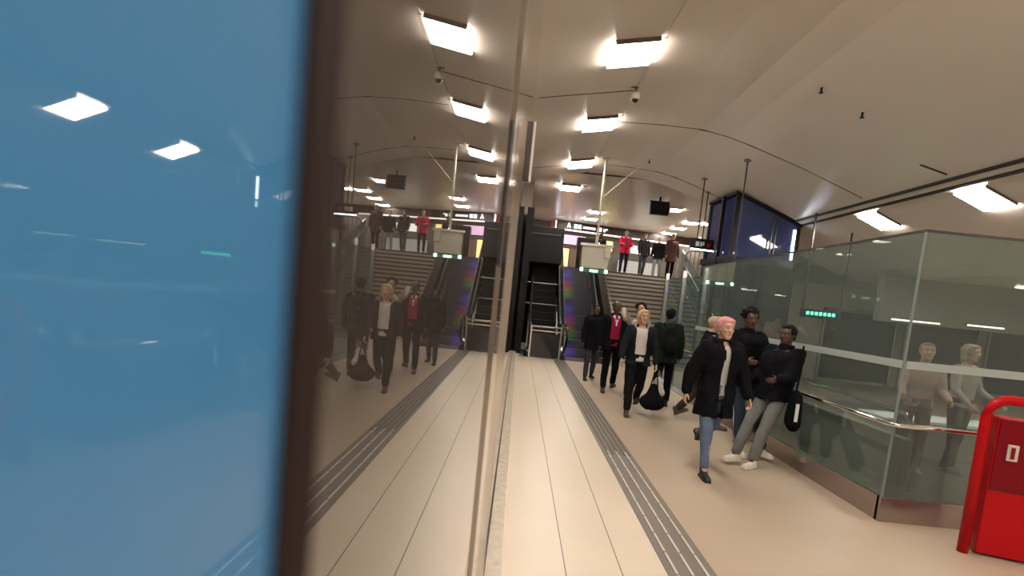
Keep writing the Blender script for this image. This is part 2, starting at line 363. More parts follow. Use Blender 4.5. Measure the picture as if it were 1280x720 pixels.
# hanging rods and small sign
def rod(x, y, z0, name, label=None, parent=None):
    zt = zc(x)
    bm = bmesh.new(); tube(bm, [(x, y, zt), (x, y, z0)], .017, 8)
    if label: t = thing(name, label, 'rod', (x, y, z0)); off = Vector((x, y, z0))
    else: t = parent; off = Vector(parent.location)
    for v in bm.verts: v.co -= off
    obj('rod', bm, M['seam'], t)
    bm = bmesh.new(); tube(bm, [(x, y, zt+.01), (x, y, zt-.025)], .075, 12)
    for v in bm.verts: v.co -= off
    obj('ceiling_plate', bm, M['lamphouse'], t)
rod(4.52, 11.14, 2.95, 'hanging_rod', 'longest of the three thin dark rods, in front of the blue lift')
t = thing('hanging_sign', 'small dark sign with white and red marks on two thin rods', 'sign', (4.62, 13.6, 3.35))
rod(4.35, 13.2, 3.6, '', None, t); rod(4.75, 14.0, 3.6, '', None, t)
bm = B((-.33, -.04, 0, .33, .04, .3)); o = obj('panel', bm, M['black'], t, bevel=.01); o.rotation_euler = (0,0,.2)
o2 = obj('white_strip', B((-.33, -.043, 0, .33, -.04, .03)), M['white_led'], o)
bm = B((-.2, -.045, .1, -.1, -.04, .22), (-.07, -.045, .1, -.02, -.04, .22), (.0, -.045, .13, .04, -.04, .22)); obj('lettering', bm, M['white'], o)
bm = B((.12, -.045, .1, .22, -.04, .2)); obj('red_mark', bm, M['red'], o)
# dark hanging screen
t = thing('hanging_screen', 'dark box screen hanging beside the brightest upper hall light', 'screen', (4.3, 17.2, 5.0))
obj('casing', B((-.3, -.1, -.2, .3, .1, .2)), M['black'], t, bevel=.02); obj('glass', B((-.26, -.105, -.16, .26, -.1, .16)), M['blackgloss'], t)
obj('bracket', B((-.03, -.03, .2, .03, .03, .385), (-.33, -.05, .2, .33, .05, .24)), M['darksteel'], t); obj('side_frame', B((.3, -.12, -.22, .34, .12, .3)), M['seamwhite'], t)

# cream pole with the green lit box sign
t = thing('pole_sign', 'beige box sign with green light strip on a tall cream pole', 'sign', (1.85, 13.4, 2.45))
zt = zc(1.9)-2.45
bm = bmesh.new(); tube(bm, [(0.02, 0, zt+.02), (0, 0, .7)], .034, 12); obj('pole', bm, M['cream'], t, True)
bm = bmesh.new(); tube(bm, [(.95, .3, zc(2.8)-2.46), (.02, 0, 1.95)], .012, 8); obj('brace', bm, M['cream'], t)
bm = bmesh.new(); tube(bm, [(0,0,zt+.02), (0,0,zt-.03)], .1, 14); obj('ceiling_plate', bm, M['cream'], t)
bm = bmesh.new(); prism(bm, [(-.36,.14),(.32,.14),(.38,.72),(-.38,.72)], -.16, .16, 'y'); o = obj('casing', bm, M['beige'], t, bevel=.02)
obj('top_bar', B((-.42, -.2, .70, .42, .2, .76)), M['steel'], t)
obj('clamp', B((.2, -.22, .42, .36, -.16, .7)), M['beige'], t, bevel=.01)
obj('light_strip', B((-.36, -.17, .03, .34, .15, .12)), mat('green_shell', (.02,.16,.08), .3), t)
bm = B((-.37, -.178, .05, -.3, -.17, .13), (-.12, -.178, .05, .08, -.17, .10), (.26, -.178, .04, .33, -.17, .12)); obj('green_lamp', bm, mat('green_white_led', (.5,1,.7), .4, emit=(.45,1,.65), es=7), t)

# second green display, to the right beyond the enclosure
t = thing('green_display', 'small green lit lettering panel seen through the glass enclosure', 'display', (7.0, 11.9, 1.97))
obj('casing', B((-.46, 0, -.1, .46, .1, .1)), M['black'], t)
bm = B(*[(-.36+.1*i, -.008, -.03, -.36+.1*i+.06, 0, .04) for i in range(7)]); obj('lettering', bm, M['green'], t)
obj('hanger', B((-.45, .03, .1, -.42, .07, zc(6.565)-1.965), (.42, .03, .1, .45, .07, zc(7.435)-1.965)), M['darksteel'], t)

# ------------------------------------------------------------------ tactile strip
t = thing('tactile_paving', 'grey ribbed and studded guide strip beside the white floor tiles', 'paving')
obj('base_strip', B((1.14, -1, 0, 1.48, 14.5, .004)), M['tactile'], t)
bm = bmesh.new()
for k in range(3):
    x = 1.205+.105*k
    y = -1
    while y < 5.6: box(bm, x-.008, y, .003, x+.008, y+.28, .009); y += .30
o = obj('guide_bar', bm, M['tactbar'], t); o['kind'] = 'stuff'
bm = bmesh.new(); y = 5.75
while y < 14.4:
    for k in range(5): box(bm, 1.18+.062*k, y, .003, 1.18+.062*k+.03, y+.035, .009)
    y += .08
o = obj('stud', bm, M['tactdark'], t); o['kind'] = 'stuff'

# ------------------------------------------------------------------ escalators
def escalator(x0, x1, label, stepmat, ys=15.3, ang=33):
    """x0..x1 clear step width; climbs along +Y from floor to z=3"""
    ta = math.tan(R_(ang)); t = thing('escalator', label, 'escalator', ((x0+x1)/2, ys, 0)); hw = (x1-x0)/2
    yt = 3/ta
    tr = .36
    n = int(3/(tr*ta)); rise = 3/n; tr = rise/ta
    obj('landing_plate', B((-hw-.12, -.75, .0, hw+.12, .0, .012)), M['steel'], t)
    obj('comb_plate', B((-hw, -.06, .012, hw, .06, .03)), M['chrome'], t)
    for i in range(n):
        bm = bmesh.new(); box(bm, -hw+.01, .25+tr*i, rise*i-.12 if i else -.02, hw-.01, .25+tr*(i+1)+.03, rise*(i+1)-.006)
        for k in range(9):
            x = -hw+.03+(2*hw-.06)*k/8; box(bm, x-.008, .25+tr*i-.006, rise*i+.01, x+.008, .25+tr*i, rise*(i+1)-.03)
        s = obj('step', bm, stepmat, t)
        obj('step_edge', B((-hw+.01, .245+tr*i, rise*(i+1)-.014, hw-.01, .25+tr*i+.03, rise*(i+1)-.003)), M['darksteel'], s)
    obj('flat_plate', B((-hw, -.0, .0, hw, .27, .01)), M['darksteel'], t)
    for s in (-1, 1):
        xs = s*(hw+.03)
        def line(off): return [(-.75, off), (.2, off), (.2+yt, 3+off), (.2+yt+.9, 3+off)]
        def band(o0, o1, xa, xb, nm, m_):
            bm = bmesh.new(); a = line(o0); b = line(o1); prism(bm, a+b[::-1], xa, xb, 'x'); return obj(nm, bm, m_, t)
        band(-.25, .16, xs-.03, xs+.03, 'skirt', M['darksteel'])
        band(.16, .19, xs-.035, xs+.035, 'trim_rail', M['steel'])
        band(.19, .93, xs-.008, xs+.008, 'balustrade_panel', M['smoke'])
        bm = bmesh.new(); l = line(.97); pts = [(xs, -.62, .3), (xs, -.88, .42), (xs, -.98, .66), (xs, -.9, .88), (xs, l[0][0], l[0][1])] + [(xs, a, b) for a, b in l[1:]]
        tube(bm, pts, .036, 10); obj('handrail', bm, M['black'], t, True)
        bm = bmesh.new(); tube(bm, [(xs, -.7, .93)] + [(xs, a, b-.04) for a, b in l[1:3]], .012, 6); obj('rail_trim', bm, M['chrome'], t)
    return t
e1 = escalator(.42, 1.28, 'dark escalator nearest the glass wall, bright bars across its foot', M['black'])
e2 = escalator(1.48, 2.5, 'escalator with rainbow reflection painted on its steps, left of the stone stairs', M['rainbow'])
# bars closing the left escalator
t = thing('barrier', 'low steel barrier of bright bars across the left escalator foot', 'barrier', (.85, 14.25, 0))
bm = bmesh.new()
for z in (.92, .80): tube(bm, [(-.42, 0, z), (.42, 0, z)], .022, 8)
obj('rail', bm, M['chrome'], t); obj('panel', B((-.4, -.01, .06, .4, .01, .74)), M['blackgloss'], t)
for s in (-1, 1): obj('post', B((s*.42-.02, -.02, 0, s*.42+.02, .02, .95)), M['steel'], t)
# black casing above and beside the left escalator
t = thing('escalator_casing', 'tall black casing over the upper end of the left escalator', 'casing', (0, 0, 0))
obj('box', B((.13, 17.6, 2.9, 1.32, 19.2, 4.12)), M['black'], t, bevel=.02)
obj('side_panel', B((.0, 15.2, 0, .2, 16.48, 4.3), (.125, 16.48, 0, .2, 18.5, 4.3)), M['black'], t)
obj('slat', B((.16, 17.58, 3.85, 1.2, 17.6, 3.88)), M['darksteel'], t)
obj('back_panel', B((.2, 19.0, 0, 1.35, 19.1, 3.0)), M['black'], t)
for z, y in ((1.5, 16.9), (2.2, 17.55)): obj('cross_bar', B((.2, y, z, 1.3, y+.03, z+.025)), M['steel'], t)
t = thing('escalator_newel', 'narrow dark divider with steel edges between escalator and stone stairs', 'divider', (2.72, 15.0, 0))
bm = bmesh.new(); prism(bm, [(-.2, 0), (.6, 0), (5.9, 3.2), (5.9, 3.9), (4.9, 3.9), (-.2, 1.0)], -.1, .1, 'x'); obj('panel', bm, M['darksteel'], t)
bm = bmesh.new(); tube(bm, [(.13, -.25, .1), (.13, -.25, 1.02), (.13, 4.9, 4.0)], .022, 8); obj('steel_rail', bm, M['chrome'], t)
bm = bmesh.new(); tube(bm, [(-.12, -.2, .1), (-.12, -.2, .9)], .03, 8); obj('post', bm, M['chrome'], t)

# ------------------------------------------------------------------ stone stairs
t = thing('stairs', 'broad stone stairs with dark nosings climbing to the upper hall', 'stairs', (2.86, 15.5, 0), R_(5))
N_ = 19; rs = 3/N_; td = 4.75/N_; SWD = 3.75
for i in range(N_):
    s = obj('step', B((0, td*i, rs*i - (.0 if i == 0 else .12), SWD, td*(i+1)+.02, rs*(i+1)-.001 if i == N_-1 else rs*(i+1))), M['stair'], t)
    obj('nosing', B((0, td*i-.008, rs*(i+1)-.055, SWD, td*i+.03, rs*(i+1)+.002)), M['nosing'], s)
obj('top_landing', B((-.1, 4.75, 2.85, SWD+.1, 6.3, 3.0)), M['stair'], t)
for xs in (.12, SWD-.05):
    bm = bmesh.new(); tube(bm, [(xs, -.3, .88), (xs, 0, .95), (xs, 4.75, 3.92), (xs, 5.1, 3.95)], .022, 8); h = obj('handrail', bm, M['chrome'], t, True)
    bm = bmesh.new()
    for y in (0, 1.2, 2.4, 3.6, 4.75): tube(bm, [(xs, y, .63*y), (xs, y, .93+.625*y)], .014, 8)
    obj('baluster', bm, M['steel'], h)
# side wall of the stairs, glass faced
t2 = thing('stair_side_glass', 'glass and steel balustrade down the right side of the stone stairs', 'balustrade', (6.3, 15.4, 0), R_(5))
bm = bmesh.new(); prism(bm, [(-.4, 0), (.0, 0), (4.9, 2.9), (4.9, 4.1), (-.4, 1.1)], 0.3, .33, 'x'); obj('glass_panel', bm, M['glass'], t2)
for y, z in ((-.4, 1.15), (1.2, 1.9), (2.9, 2.9)):
    obj('post', B((.28, y-.03, 0, .35, y+.03, z)), M['steel'], t2)

# upper level railing and hall fittings
t = thing('railing', 'dark barred railing with curved top at the head of the stairs', 'railing', (6.35, 20.3, 3.0))
bm = bmesh.new(); tube(bm, [(0,0,0), (0,0,.95), (.08,0,1.08), (.3,0,1.12), (2.4,0,1.12)], .025, 8); obj('top_rail', bm, M['darksteel'], t, True)
for i in range(14):
    x = .17+.165*i; bm = bmesh.new(); tube(bm, [(x,0,0), (x,0,1.1)], .014, 6); obj('bar', bm, M['darksteel'], t)
t = thing('shop_fascia', 'long dark fascia with white pictograms above the upper hall shops', 'fascia', (1.4, 24.0, 0), R_(14))
obj('board', B((0, 0, 5.0, 7.2, .2, 5.36)), mat('dark_brown_board', (.035,.02,.016), .4), t)
obj('light_strip', B((0, -.02, 4.955, 7.2, .18, 4.995)), mat('fascia_strip', (1,.9,.8), .4, emit=(1,.9,.8), es=.9), t)
fm = mat('fascia_letter', (.9,.9,.9), .4, emit=(1,1,1), es=1.2)
bm = bmesh.new()
prism(bm, [(.5,5.080),(.55,5.080),(.59,5.267),(.63,5.080),(.68,5.080),(.61,5.293),(.57,5.293)], -.02, 0, 'y')
obj('letter', bm, fm, t)
bm = B((.85,-.02,5.080,1.0,0,5.267), (1.05,-.02,5.080,1.2,0,5.267)); obj('pictogram', bm, fm, t)
bm = B(*[(1.3+.09*i,-.02,5.117,1.36+.09*i,0,5.217) for i in range(7)]); obj('small_lettering', bm, fm, t)
bm = B((2.1,-.02,5.092,2.22,0,5.255), (2.32,-.02,5.092,2.42,0,5.217), (2.44,-.02,5.180,2.52,0,5.230)); obj('arrow_mark', bm, fm, t)
def lit(nm, x0, x1, z0, z1, col, es, label, y=24.5, group='lit shop fronts of the upper hall'):
    t = thing(nm, label, 'shop window', (x0, y+.2493*(x0-1.4)+.06, z0), R_(14), group)
    obj('display', B((0.02, 0, 0.02, x1-x0-.02, .06, z1-z0-.02)), mat(nm, tuple(c*.25 for c in col), .4, emit=col, es=es), t)
    obj('frame', B((0, -.03, 0, x1-x0, 0, .03), (0, -.03, z1-z0-.03, x1-x0, 0, z1-z0), (0, -.03, 0, .03, 0, z1-z0), (x1-x0-.03, -.03, 0, x1-x0, 0, z1-z0)), M['black'], t)
lit('shop_window', 1.35, 3.0, 4.35, 4.85, (.75,.45,.62), .9, 'pink violet lit shop window under the left end of the fascia')
lit('shop_window', 3.25, 4.35, 4.25, 4.8, (.85,.68,.22), 1.2, 'yellow lit shop window behind the person in red')
lit('shop_window', 5.2, 6.6, 4.3, 4.75, (.85,.8,.7), 1.3, 'white lit shop window behind the dark coated people')
lit('shop_window', 1.5, 2.2, 3.2, 4.2, (.95,.55,.2), 1.5, 'orange lit kiosk panel right of the black casing')
lit('shop_window', 4.6, 6.9, 3.0, 4.0, (.6,.58,.52), .35, 'pale doorway glowing between the legs of the stairs crowd')
t = thing('red_post', 'slim pink red lit post left of the shop fascia', 'post', (1.2, 23.3, 3.0)); obj('column', B((-.1,-.1,0,.1,.1,2.2)), mat('pinkred', (.45,.12,.10), .5), t); obj('edge_light', B((.1,-.1,1.2,.13,.1,2.2)), M['white_led'], t)
tag(obj('ticket_machine', B((2.3, 22.6, 3.0, 3.1, 23.1, 4.5), (2.4, 22.58, 3.9, 3.0, 22.6, 4.3)), M['black'], bevel=.08), 'black rounded machine standing at the top of the escalator with the painted rainbow reflection', 'machine')

# ------------------------------------------------------------------ blue lift lantern
t = thing('lift_shaft', 'glass lift tower with dark frame and blue panes at the ceiling', 'lift', (5.12, 12.9, 0), R_(3))
def zlift(x): return zc(5.05+x)-.12
W_ = 1.62; D_ = 1.5
for (x, y) in ((0,0), (0,D_), (W_,0), (W_,D_), (-.12, .5)):
    obj('frame_post', B((x-.045, y-.045, 0, x+.045, y+.045, zlift(x)-.02)), M['black'], t)
bm = bmesh.new(); prism(bm, [(0, 3.2), (W_, 3.2), (W_, zlift(W_)), (0, zlift(0))], -.02, 0, 'y'); obj('front_pane', bm, M['bluelift'], t)
obj('side_pane', B((-.01, 0, 3.2, .01, D_, zlift(0)-.05)), M['bluelift'], t)
bm = bmesh.new(); prism(bm, [(-.08, zlift(0)), (W_+.08, zlift(W_)), (W_+.08, zlift(W_)+.07), (-.08, zlift(0)+.07)], -.07, D_+.05, 'y'); obj('roof_frame', bm, M['black'], t)
obj('base_frame', B((-.15, -.1, 3.05, W_+.1, D_, 3.2)), M['black'], t)
obj('lower_pane', B((0, -.01, .1, W_, .01, 3.05)), M['smoke'], t)
obj('light_tube', B((W_-.12, -.05, 3.25, W_-.07, -.022, zlift(W_)-.08)), M['white_led'], t)
for x in (.95, 1.05): obj('mullion', B((x-.012, -.045, 3.2, x+.012, -.02, zlift(x)-.02)), M['darksteel'], t)

# ------------------------------------------------------------------ glass enclosure
GX, GY = 3.45, 4.53
t = thing('glass_enclosure', 'tall green grey glass enclosure around the stairwell, right of the walkway', 'enclosure', (GX, GY, 0))
HG = 2.6
obj('side_plinth', B((-.02, 0, 0, .04, 5.4, .22)), M['plinth'], t); obj('front_plinth', B((-.02, -.03, 0, 5.6, .03, .22)), M['plinth'], t)
ys = [0, 1.8, 3.6, 5.4]
for a, b in zip(ys, ys[1:]): obj('glass_panel', B((0, a+.006, .22, .012, b-.006, HG)), M['glass'], t)
xs = [.0, 1.75, 3.5, 5.5]
for a, b in zip(xs, xs[1:]): obj('glass_panel', B((a+.014, -.006, .22, b-.006, .006, HG)), M['glass'], t)
obj('top_edge', B((-.004, 0, HG, .016, 5.4, HG+.02), (0, -.01, HG, 5.5, .01, HG+.02)), M['seam'], t)
obj('frosted_band', B((-.002, .01, 1.40, -.0005, 5.38, 1.47), (.02, -.009, 1.40, 5.48, -.0075, 1.47)), M['frost'], t)
obj('corner_seal', B((-.006, -.006, .22, .012, .008, HG)), mat('corner_seal', (.20,.24,.22), .15), t)
bm = bmesh.new(); tube(bm, [(-.07, 5.3, .9), (-.07, -.02, .9), (-.02, -.08, .9), (5.4, -.08, .9)], .021, 10); h = obj('handrail', bm, M['chrome'], t, True)
bm = bmesh.new()
for y in (.5, 1.4, 2.3, 3.2, 4.1, 5.0): tube(bm, [(-.07, y, .885), (-.0, y, .86)], .01, 6)
for x in (.8, 1.8, 2.8, 3.8): tube(bm, [(x, -.08, .885), (x, 0, .86)], .01, 6)
obj('rail_bracket', bm, M['steel'], h)
t = thing('glass_screen', 'narrow steel framed glass screen between enclosure and stairs', 'screen', (3.55, 10.0, 0))
obj('glass_panel', B((-.006, .05, .1, .006, 2.6, 2.45)), M['glass'], t)
for y in (0, 1.3, 2.6): obj('post', B((-.04, y-.04, 0, .04, y+.04, 2.6)), M['steel'], t)
bm = bmesh.new(); tube(bm, [(-.08, 0, .95), (-.08, 2.6, .95)], .02, 8); obj('handrail', bm, M['chrome'], t)
# inside the enclosure: an escalator rail going down, low wall
t = thing('inner_balustrade', 'low pale balustrade with curved steel rail behind the enclosure glass', 'balustrade', (4.4, 5.6, 0))
obj('parapet', B((0, 0, 0, .12, 3.6, .55)), mat('grey_parapet', (.22,.21,.18), .4), t, bevel=.02)
bm = bmesh.new(); tube(bm, [(-.1, -.3, .05), (-.1, -.35, .5), (-.1, -.1, .85), (-.1, 3.5, .9)], .022, 8); obj('rail', bm, M['chrome'], t, True)
t = thing('stairwell_counter', 'pale grey low counter inside the glass enclosure', 'counter', (5.2, 7.0, 0)); obj('body', B((0,0,0,2.6,.5,.5)), mat('counter', (.3,.29,.26), .4), t, bevel=.02); obj('top', B((-.03,-.03,.5,2.63,.53,.54)), M['white'], t)
# distant lit shelf lines on the right wall
for i, (x, w2) in enumerate(((9.3, 1.2), (11.2, .9), (12.9, 1.6), (15.0, 1.2))):
    t = thing('strip_light', ['first', 'second', 'third', 'fourth'][i] + ' pale strip light from the left on the fascia behind the glass enclosure', 'light', (x, 12.86, 2.03 + .04*(i % 2)), 0, 'strip lights behind the enclosure')
    obj('tube', B((0, -.03, 0, w2, 0, .035)), mat('strip', (1,.95,.85), .4, emit=(1,.93,.8), es=2.5), t); obj('backplate', B((-.03, 0, -.02, w2+.03, .04, .06)), M['lamphouse'], t)
for i, x in enumerate((9.6, 12.2, 14.8)):
    t = thing('dark_shop_window', ['left hand', 'middle', 'right hand'][i] + ' dark shop window in the distance behind the enclosure', 'shop window', (x, 16.1, 0), 0, 'dark shops behind the enclosure')
    obj('pane', B((0, 0, .1, 2.2, .06, 2.2)), M['blackgloss'], t); obj('frame', B((-.05, -.03, 0, 0, .08, 2.3), (2.2, -.03, 0, 2.25, .08, 2.3), (-.05, -.03, 2.2, 2.25, .08, 2.3)), M['steel'], t)

# ------------------------------------------------------------------ red cabinet
t = thing('fire_cabinet', 'red metal cabinet with rounded tube frame and small white handle', 'cabinet', (3.78, 4.02, 0), R_(-20))
bm = bmesh.new(); HH = 1.27; WW = .8
pts = [(0, 0, 0), (0, 0, HH-.13)] + [(.13-.13*math.cos(a), 0, HH-.13+.13*math.sin(a)) for a in (R_(25), R_(50), R_(75), R_(90))] + [(WW-.13, 0, HH)] + [(WW-.13+.13*math.sin(a), 0, HH-.13+.13*math.cos(a)) for a in (R_(25), R_(50), R_(75), R_(90))] + [(WW, 0, 0)]
tube(bm, pts, .038, 12)
for f in bm.faces: pass
obj('frame', bm, M['red'], t, True)
obj('body', B((.075, -.01, .02, WW-.03, .14, 1.13)), M['red'], t, bevel=.012)
obj('door', B((.085, -.022, .56, WW-.06, -.008, 1.12)), M['darkred'], t, bevel=.006)
obj('seam', B((.08, -.013, .545, WW-.04, -.009, .558)), mat('cabinet_seam', (.12,.004,.008), .5), t)
obj('handle', B((.15, -.04, .80, .22, -.022, .93)), M['cream'], t, bevel=.006)
obj('handle_slot', B((.17, -.045, .82, .195, -.04, .91)), M['darkred'], t)

# ------------------------------------------------------------------ people
def remesh(bm, vox, smooth=2, fold=0.0, fscale=7.0, seed=0):
    bmesh.ops.recalc_face_normals(bm, faces=bm.faces)
    me = bpy.data.meshes.new('tmp'); bm.to_mesh(me); bm.free()
    o = bpy.data.objects.new('tmp', me); C.objects.link(o)
    r = o.modifiers.new('r', 'REMESH'); r.mode = 'VOXEL'; r.voxel_size = vox
    s = o.modifiers.new('s', 'SMOOTH'); s.factor = .5; s.iterations = smooth
    dg = bpy.context.evaluated_depsgraph_get(); dg.update()
    out = bpy.data.meshes.new_from_object(o.evaluated_get(dg))
    bpy.data.objects.remove(o); bpy.data.meshes.remove(me)
    if fold:
        off = Vector((seed*3.1, seed*1.7, 0)); vs = out.vertices; ns = [v.normal.copy() for v in vs]
        for v, n in zip(vs, ns):
            p = v.co*fscale + off; q = Vector((p.x, p.y, p.z*.55))
            d = noise.noise(q) + .5*noise.noise(q*2.3)
            v.co += n*d*fold
    for p in out.polygons: p.use_smooth = True
    return out
def cut(me, test):
    bm = bmesh.new(); bm.from_mesh(me)
    dead = [v for v in bm.verts if test(v.co)]
    bmesh.ops.delete(bm, geom=dead, context='VERTS')
    bm.to_mesh(me); bm.free()
    for p in me.polygons: p.use_smooth = True
def rot(v, ax, a): return Matrix.Rotation(a, 3, ax) @ Vector(v)

def person(label, xy, face, h=1.72, z0=0.0, lean=0, twist=0, legs=((0,0,0),(0,0,0)), arms=((5,0,8),(5,0,8)), head=(0,0), skin='light',
           hair='short', hairc=(.05,.03,.02), top=None, jacket=None, trousers=(.02,.02,.025), shoes=(.02,.02,.02), build=1.0, vox=.008, group='people in the concourse', stripe=None, hood=None, side_lean=0, pack=None, seed=1, scarf=None, cuff=None):
    """face: heading in degrees (0 looks at the camera); legs (hip forward, knee bend, spread); arms (shoulder forward, elbow bend, spread); index 0 is the person's right (-x)"""
    S = h/1.76
    t = thing('person', label, 'person', (xy[0], xy[1], z0), R_(face), group)
    PE = Vector((0, 0, .95))
    def up(p, extra=0):          # torso frame: lean forward about the pelvis
        q = Vector(p) - PE; q = rot(q, 'Z', R_(twist)*min(1, max(0, q.z/.4))); q = rot(q, 'X', R_(lean)); q = rot(q, 'Y', R_(side_lean)); return q + PE
    inv_l = Matrix.Rotation(R_(-lean), 3, 'X') @ Matrix.Rotation(R_(-side_lean), 3, 'Y')
    J = {}
    low = 9
    for i, sx in enumerate((-1, 1)):
        a, b, sp = [R_(v) for v in legs[i]]
        hp = Vector((sx*.088, 0, .92)); td = Vector((sx*math.sin(sp), -math.sin(a)*math.cos(sp), -math.cos(a)*math.cos(sp)))
        kn = hp + td*.435; sd = Vector((sx*math.sin(sp)*.6, -math.sin(a-b), -math.cos(a-b))).normalized(); an = kn + sd*.42
        J['hip', i] = hp; J['knee', i] = kn; J['ank', i] = an; J['sh', i] = a-b; low = min(low, an.z)
    dz = .085 - low
    for k in list(J): J[k] = J[k] + Vector((0, 0, dz)) if k[0] != 'sh' else J[k]
    PEo = PE.copy(); PE = PE + Vector((0, 0, dz))
    def U_(x, y, z): return up((x, y, z + dz))
    for i, sx in enumerate((-1, 1)):
        a, e, sp = [R_(v) for v in arms[i]]
        sh = U_(sx*.175*build, .01, 1.42)
        def adir(ang, spread): return Matrix.Rotation(R_(side_lean),3,'Y') @ (Matrix.Rotation(R_(lean)*.5,3,'X') @ rot(Vector((sx*math.sin(spread), -math.sin(ang)*math.cos(spread), -math.cos(ang)*math.cos(spread))), 'Z', R_(twist)))
        el = sh + adir(a, sp)*.29
        wr = el + adir(a+e, sp*.4 if e < 1.2 else -sp*.3)*.25
        J['sho', i] = sh; J['elb', i] = el; J['wri', i] = wr; J['hd', i] = (wr-el).normalized()
    # ---- body: one continuous surface
    bm = bmesh.new()
    hc = U_(0, -.025, 1.645)
    hm = Matrix.Rotation(R_(lean*.5), 3, 'X') @ Matrix.Rotation(R_(head[0]), 3, 'Z') @ Matrix.Rotation(R_(head[1]), 3, 'X')
    rows = [(-.118,.022,.03,-.045),(-.105,.040,.05,-.034),(-.08,.054,.068,-.018),(-.04,.064,.082,-.006),(0,.070,.090,.0),(.04,.073,.095,.004),(.075,.066,.086,.007),(.10,.046,.062,.008),(.113,.018,.025,.008)]
    hb = bmesh.new(); loft(hb, [((0, y, z), rx, ry) for z, rx, ry, y in rows], 22, 2.1)
    cap(hb, (0,-.084,.02), (0,-.104,-.022), .008, .012, 8); cap(hb, (-.012,-.094,-.024), (.012,-.094,-.024), .008, .008, 8)
    cap(hb, (-.04,-.076,.03), (-.014,-.086,.03), .009, .009, 8); cap(hb, (.014,-.086,.03), (.04,-.076,.03), .009, .009, 8)
    cap(hb, (-.017,-.083,-.056), (.017,-.083,-.056), .010, .010, 8); ell(hb, (0,-.074,-.092), .022,.018,.018, 10)
    for sx in (-1, 1):
        ell(hb, (sx*.038,-.064,-.022), .022,.02,.02, 10); ell(hb, (sx*.074,.012,-.004), .012,.022,.034, 10)
    for v in hb.verts: v.co = hc + hm @ v.co
    tmp = bpy.data.meshes.new('h'); hb.to_mesh(tmp); hb.free(); bm.from_mesh(tmp); bpy.data.meshes.remove(tmp)
    cap(bm, U_(0, .015, 1.44), hc + hm @ Vector((0, .012, -.07)), .062, .052, 14)
    T = [(.86,.145,.10),(.93,.165,.115),(1.02,.150,.10),(1.12,.145,.10),(1.24,.165,.115),(1.34,.175,.115),(1.41,.165,.10),(1.455,.10,.075),(1.48,.06,.06)]
    def torso(bm, add=0, z_lo=.8, hemr=None, z_hi=1.5, neck=0):
        rw = []
        if hemr: rw.append((z_lo, hemr[0], hemr[1]))
        rw += [(z, rx*build+add, ry*build+add) for z, rx, ry in T if z_lo < z < z_hi]
        vs = [(U_(0, 0, z), rx, ry) for z, rx, ry in rw]; n0 = len(bm.verts); loft(bm, vs, 24)
    torso(bm)
    hr = (.008, .0085, .008, .007)
    for i, sx in enumerate((-1, 1)):
        sh, el, wr, hd = J['sho', i], J['elb', i], J['wri', i], J['hd', i]
        cap(bm, sh, el, .052*build, .040); cap(bm, el, wr, .039, .026)
        # hand: palm, four bent fingers, thumb from the side
        fw = Vector((0, -1, 0)); fw = rot(fw, 'Z', R_(twist)); n_ = (fw - hd*hd.dot(fw)); n_ = n_.normalized() if n_.length > .1 else Vector((0,0,1))
        inn = n_.cross(hd).normalized()
        if inn.x*sx > 0: inn = -inn                                     # palm looks at the body
        pc = wr + hd*.055
        cap(bm, wr + hd*.015, wr + hd*.075, .030, .037, 12, .42, n_)
        for k in range(4):
            b0 = wr + hd*.085 + n_*(.027 - .018*k); L = (.040,.045,.042,.033)[k]; cu = .35+.12*k
            d1 = (hd + inn*cu).normalized(); d2 = (hd*.6 + inn*(cu+.6)).normalized()
            p1 = b0 + d1*L; p2 = p1 + d2*L*.8
            cap(bm, b0 - hd*.01, p1, hr[k], hr[k]*.95, 8); cap(bm, p1, p2, hr[k]*.95, hr[k]*.8, 8)
        tb = wr + hd*.03 + n_*.026; p1 = tb + (hd*.6 + n_*.6 + inn*.35).normalized()*.036; p2 = p1 + (hd + n_*.15 + inn*.4).normalized()*.03
        cap(bm, tb, p1, .011, .010, 8); cap(bm, p1, p2, .010, .008, 8)
        hp, kn, an = J['hip', i], J['knee', i], J['ank', i]
        cap(bm, hp, kn, .078*build, .052); cap(bm, kn, kn.lerp(an, .35), .050, .052); cap(bm, kn.lerp(an, .35), an, .052, .036)
    me = remesh(bm, vox, 1); link('body', me, SK[skin], t)
    # ---- face details
    for sx in (-1, 1):
        bm = bmesh.new(); ell(bm, hc + hm @ Vector((sx*.028, -.083, .008)), .0115, .006, .0045, 10); e = obj('eye', bm, M['eyewhite'], t, True)
        bm = bmesh.new(); ell(bm, hc + hm @ Vector((sx*.028, -.088, .008)), .0058, .0035, .005, 8); obj('iris', bm, M['iris'], e, True)
        bm = bmesh.new(); cap(bm, hc + hm @ Vector((sx*.015, -.094, .034)), hc + hm @ Vector((sx*.042, -.083, .036)), .0045, .003, 8); obj('eyebrow', bm, mat('brow', tuple(c*.7 for c in hairc), .8), t, True)
    bm = bmesh.new(); cap(bm, hc + hm @ Vector((-.018,-.092,-.055)), hc + hm @ Vector((.018,-.092,-.055)), .005, .005, 8); obj('mouth', bm, M['lipdark'] if skin == 'dark' else M['lip'], t, True)
    # ---- hair
    def hv(p): return hc + hm @ Vector(p)
    bm = bmesh.new(); hx = .004 if hair == 'crop' else .01
    ell(bm, hv((0,.028,.035)), .079+hx, .088+hx, .082+hx, 18, hm)
    if hair in ('short', 'crop', 'quiff'):
        ell(bm, hv((0,.05,-.03)), .068, .05, .05, 12, hm)
        if hair == 'short': ell(bm, hv((0,-.018,.085)), .064, .064, .034, 12, hm)
        if hair == 'quiff': ell(bm, hv((0,-.035,.095)), .06, .055, .035, 12, hm)
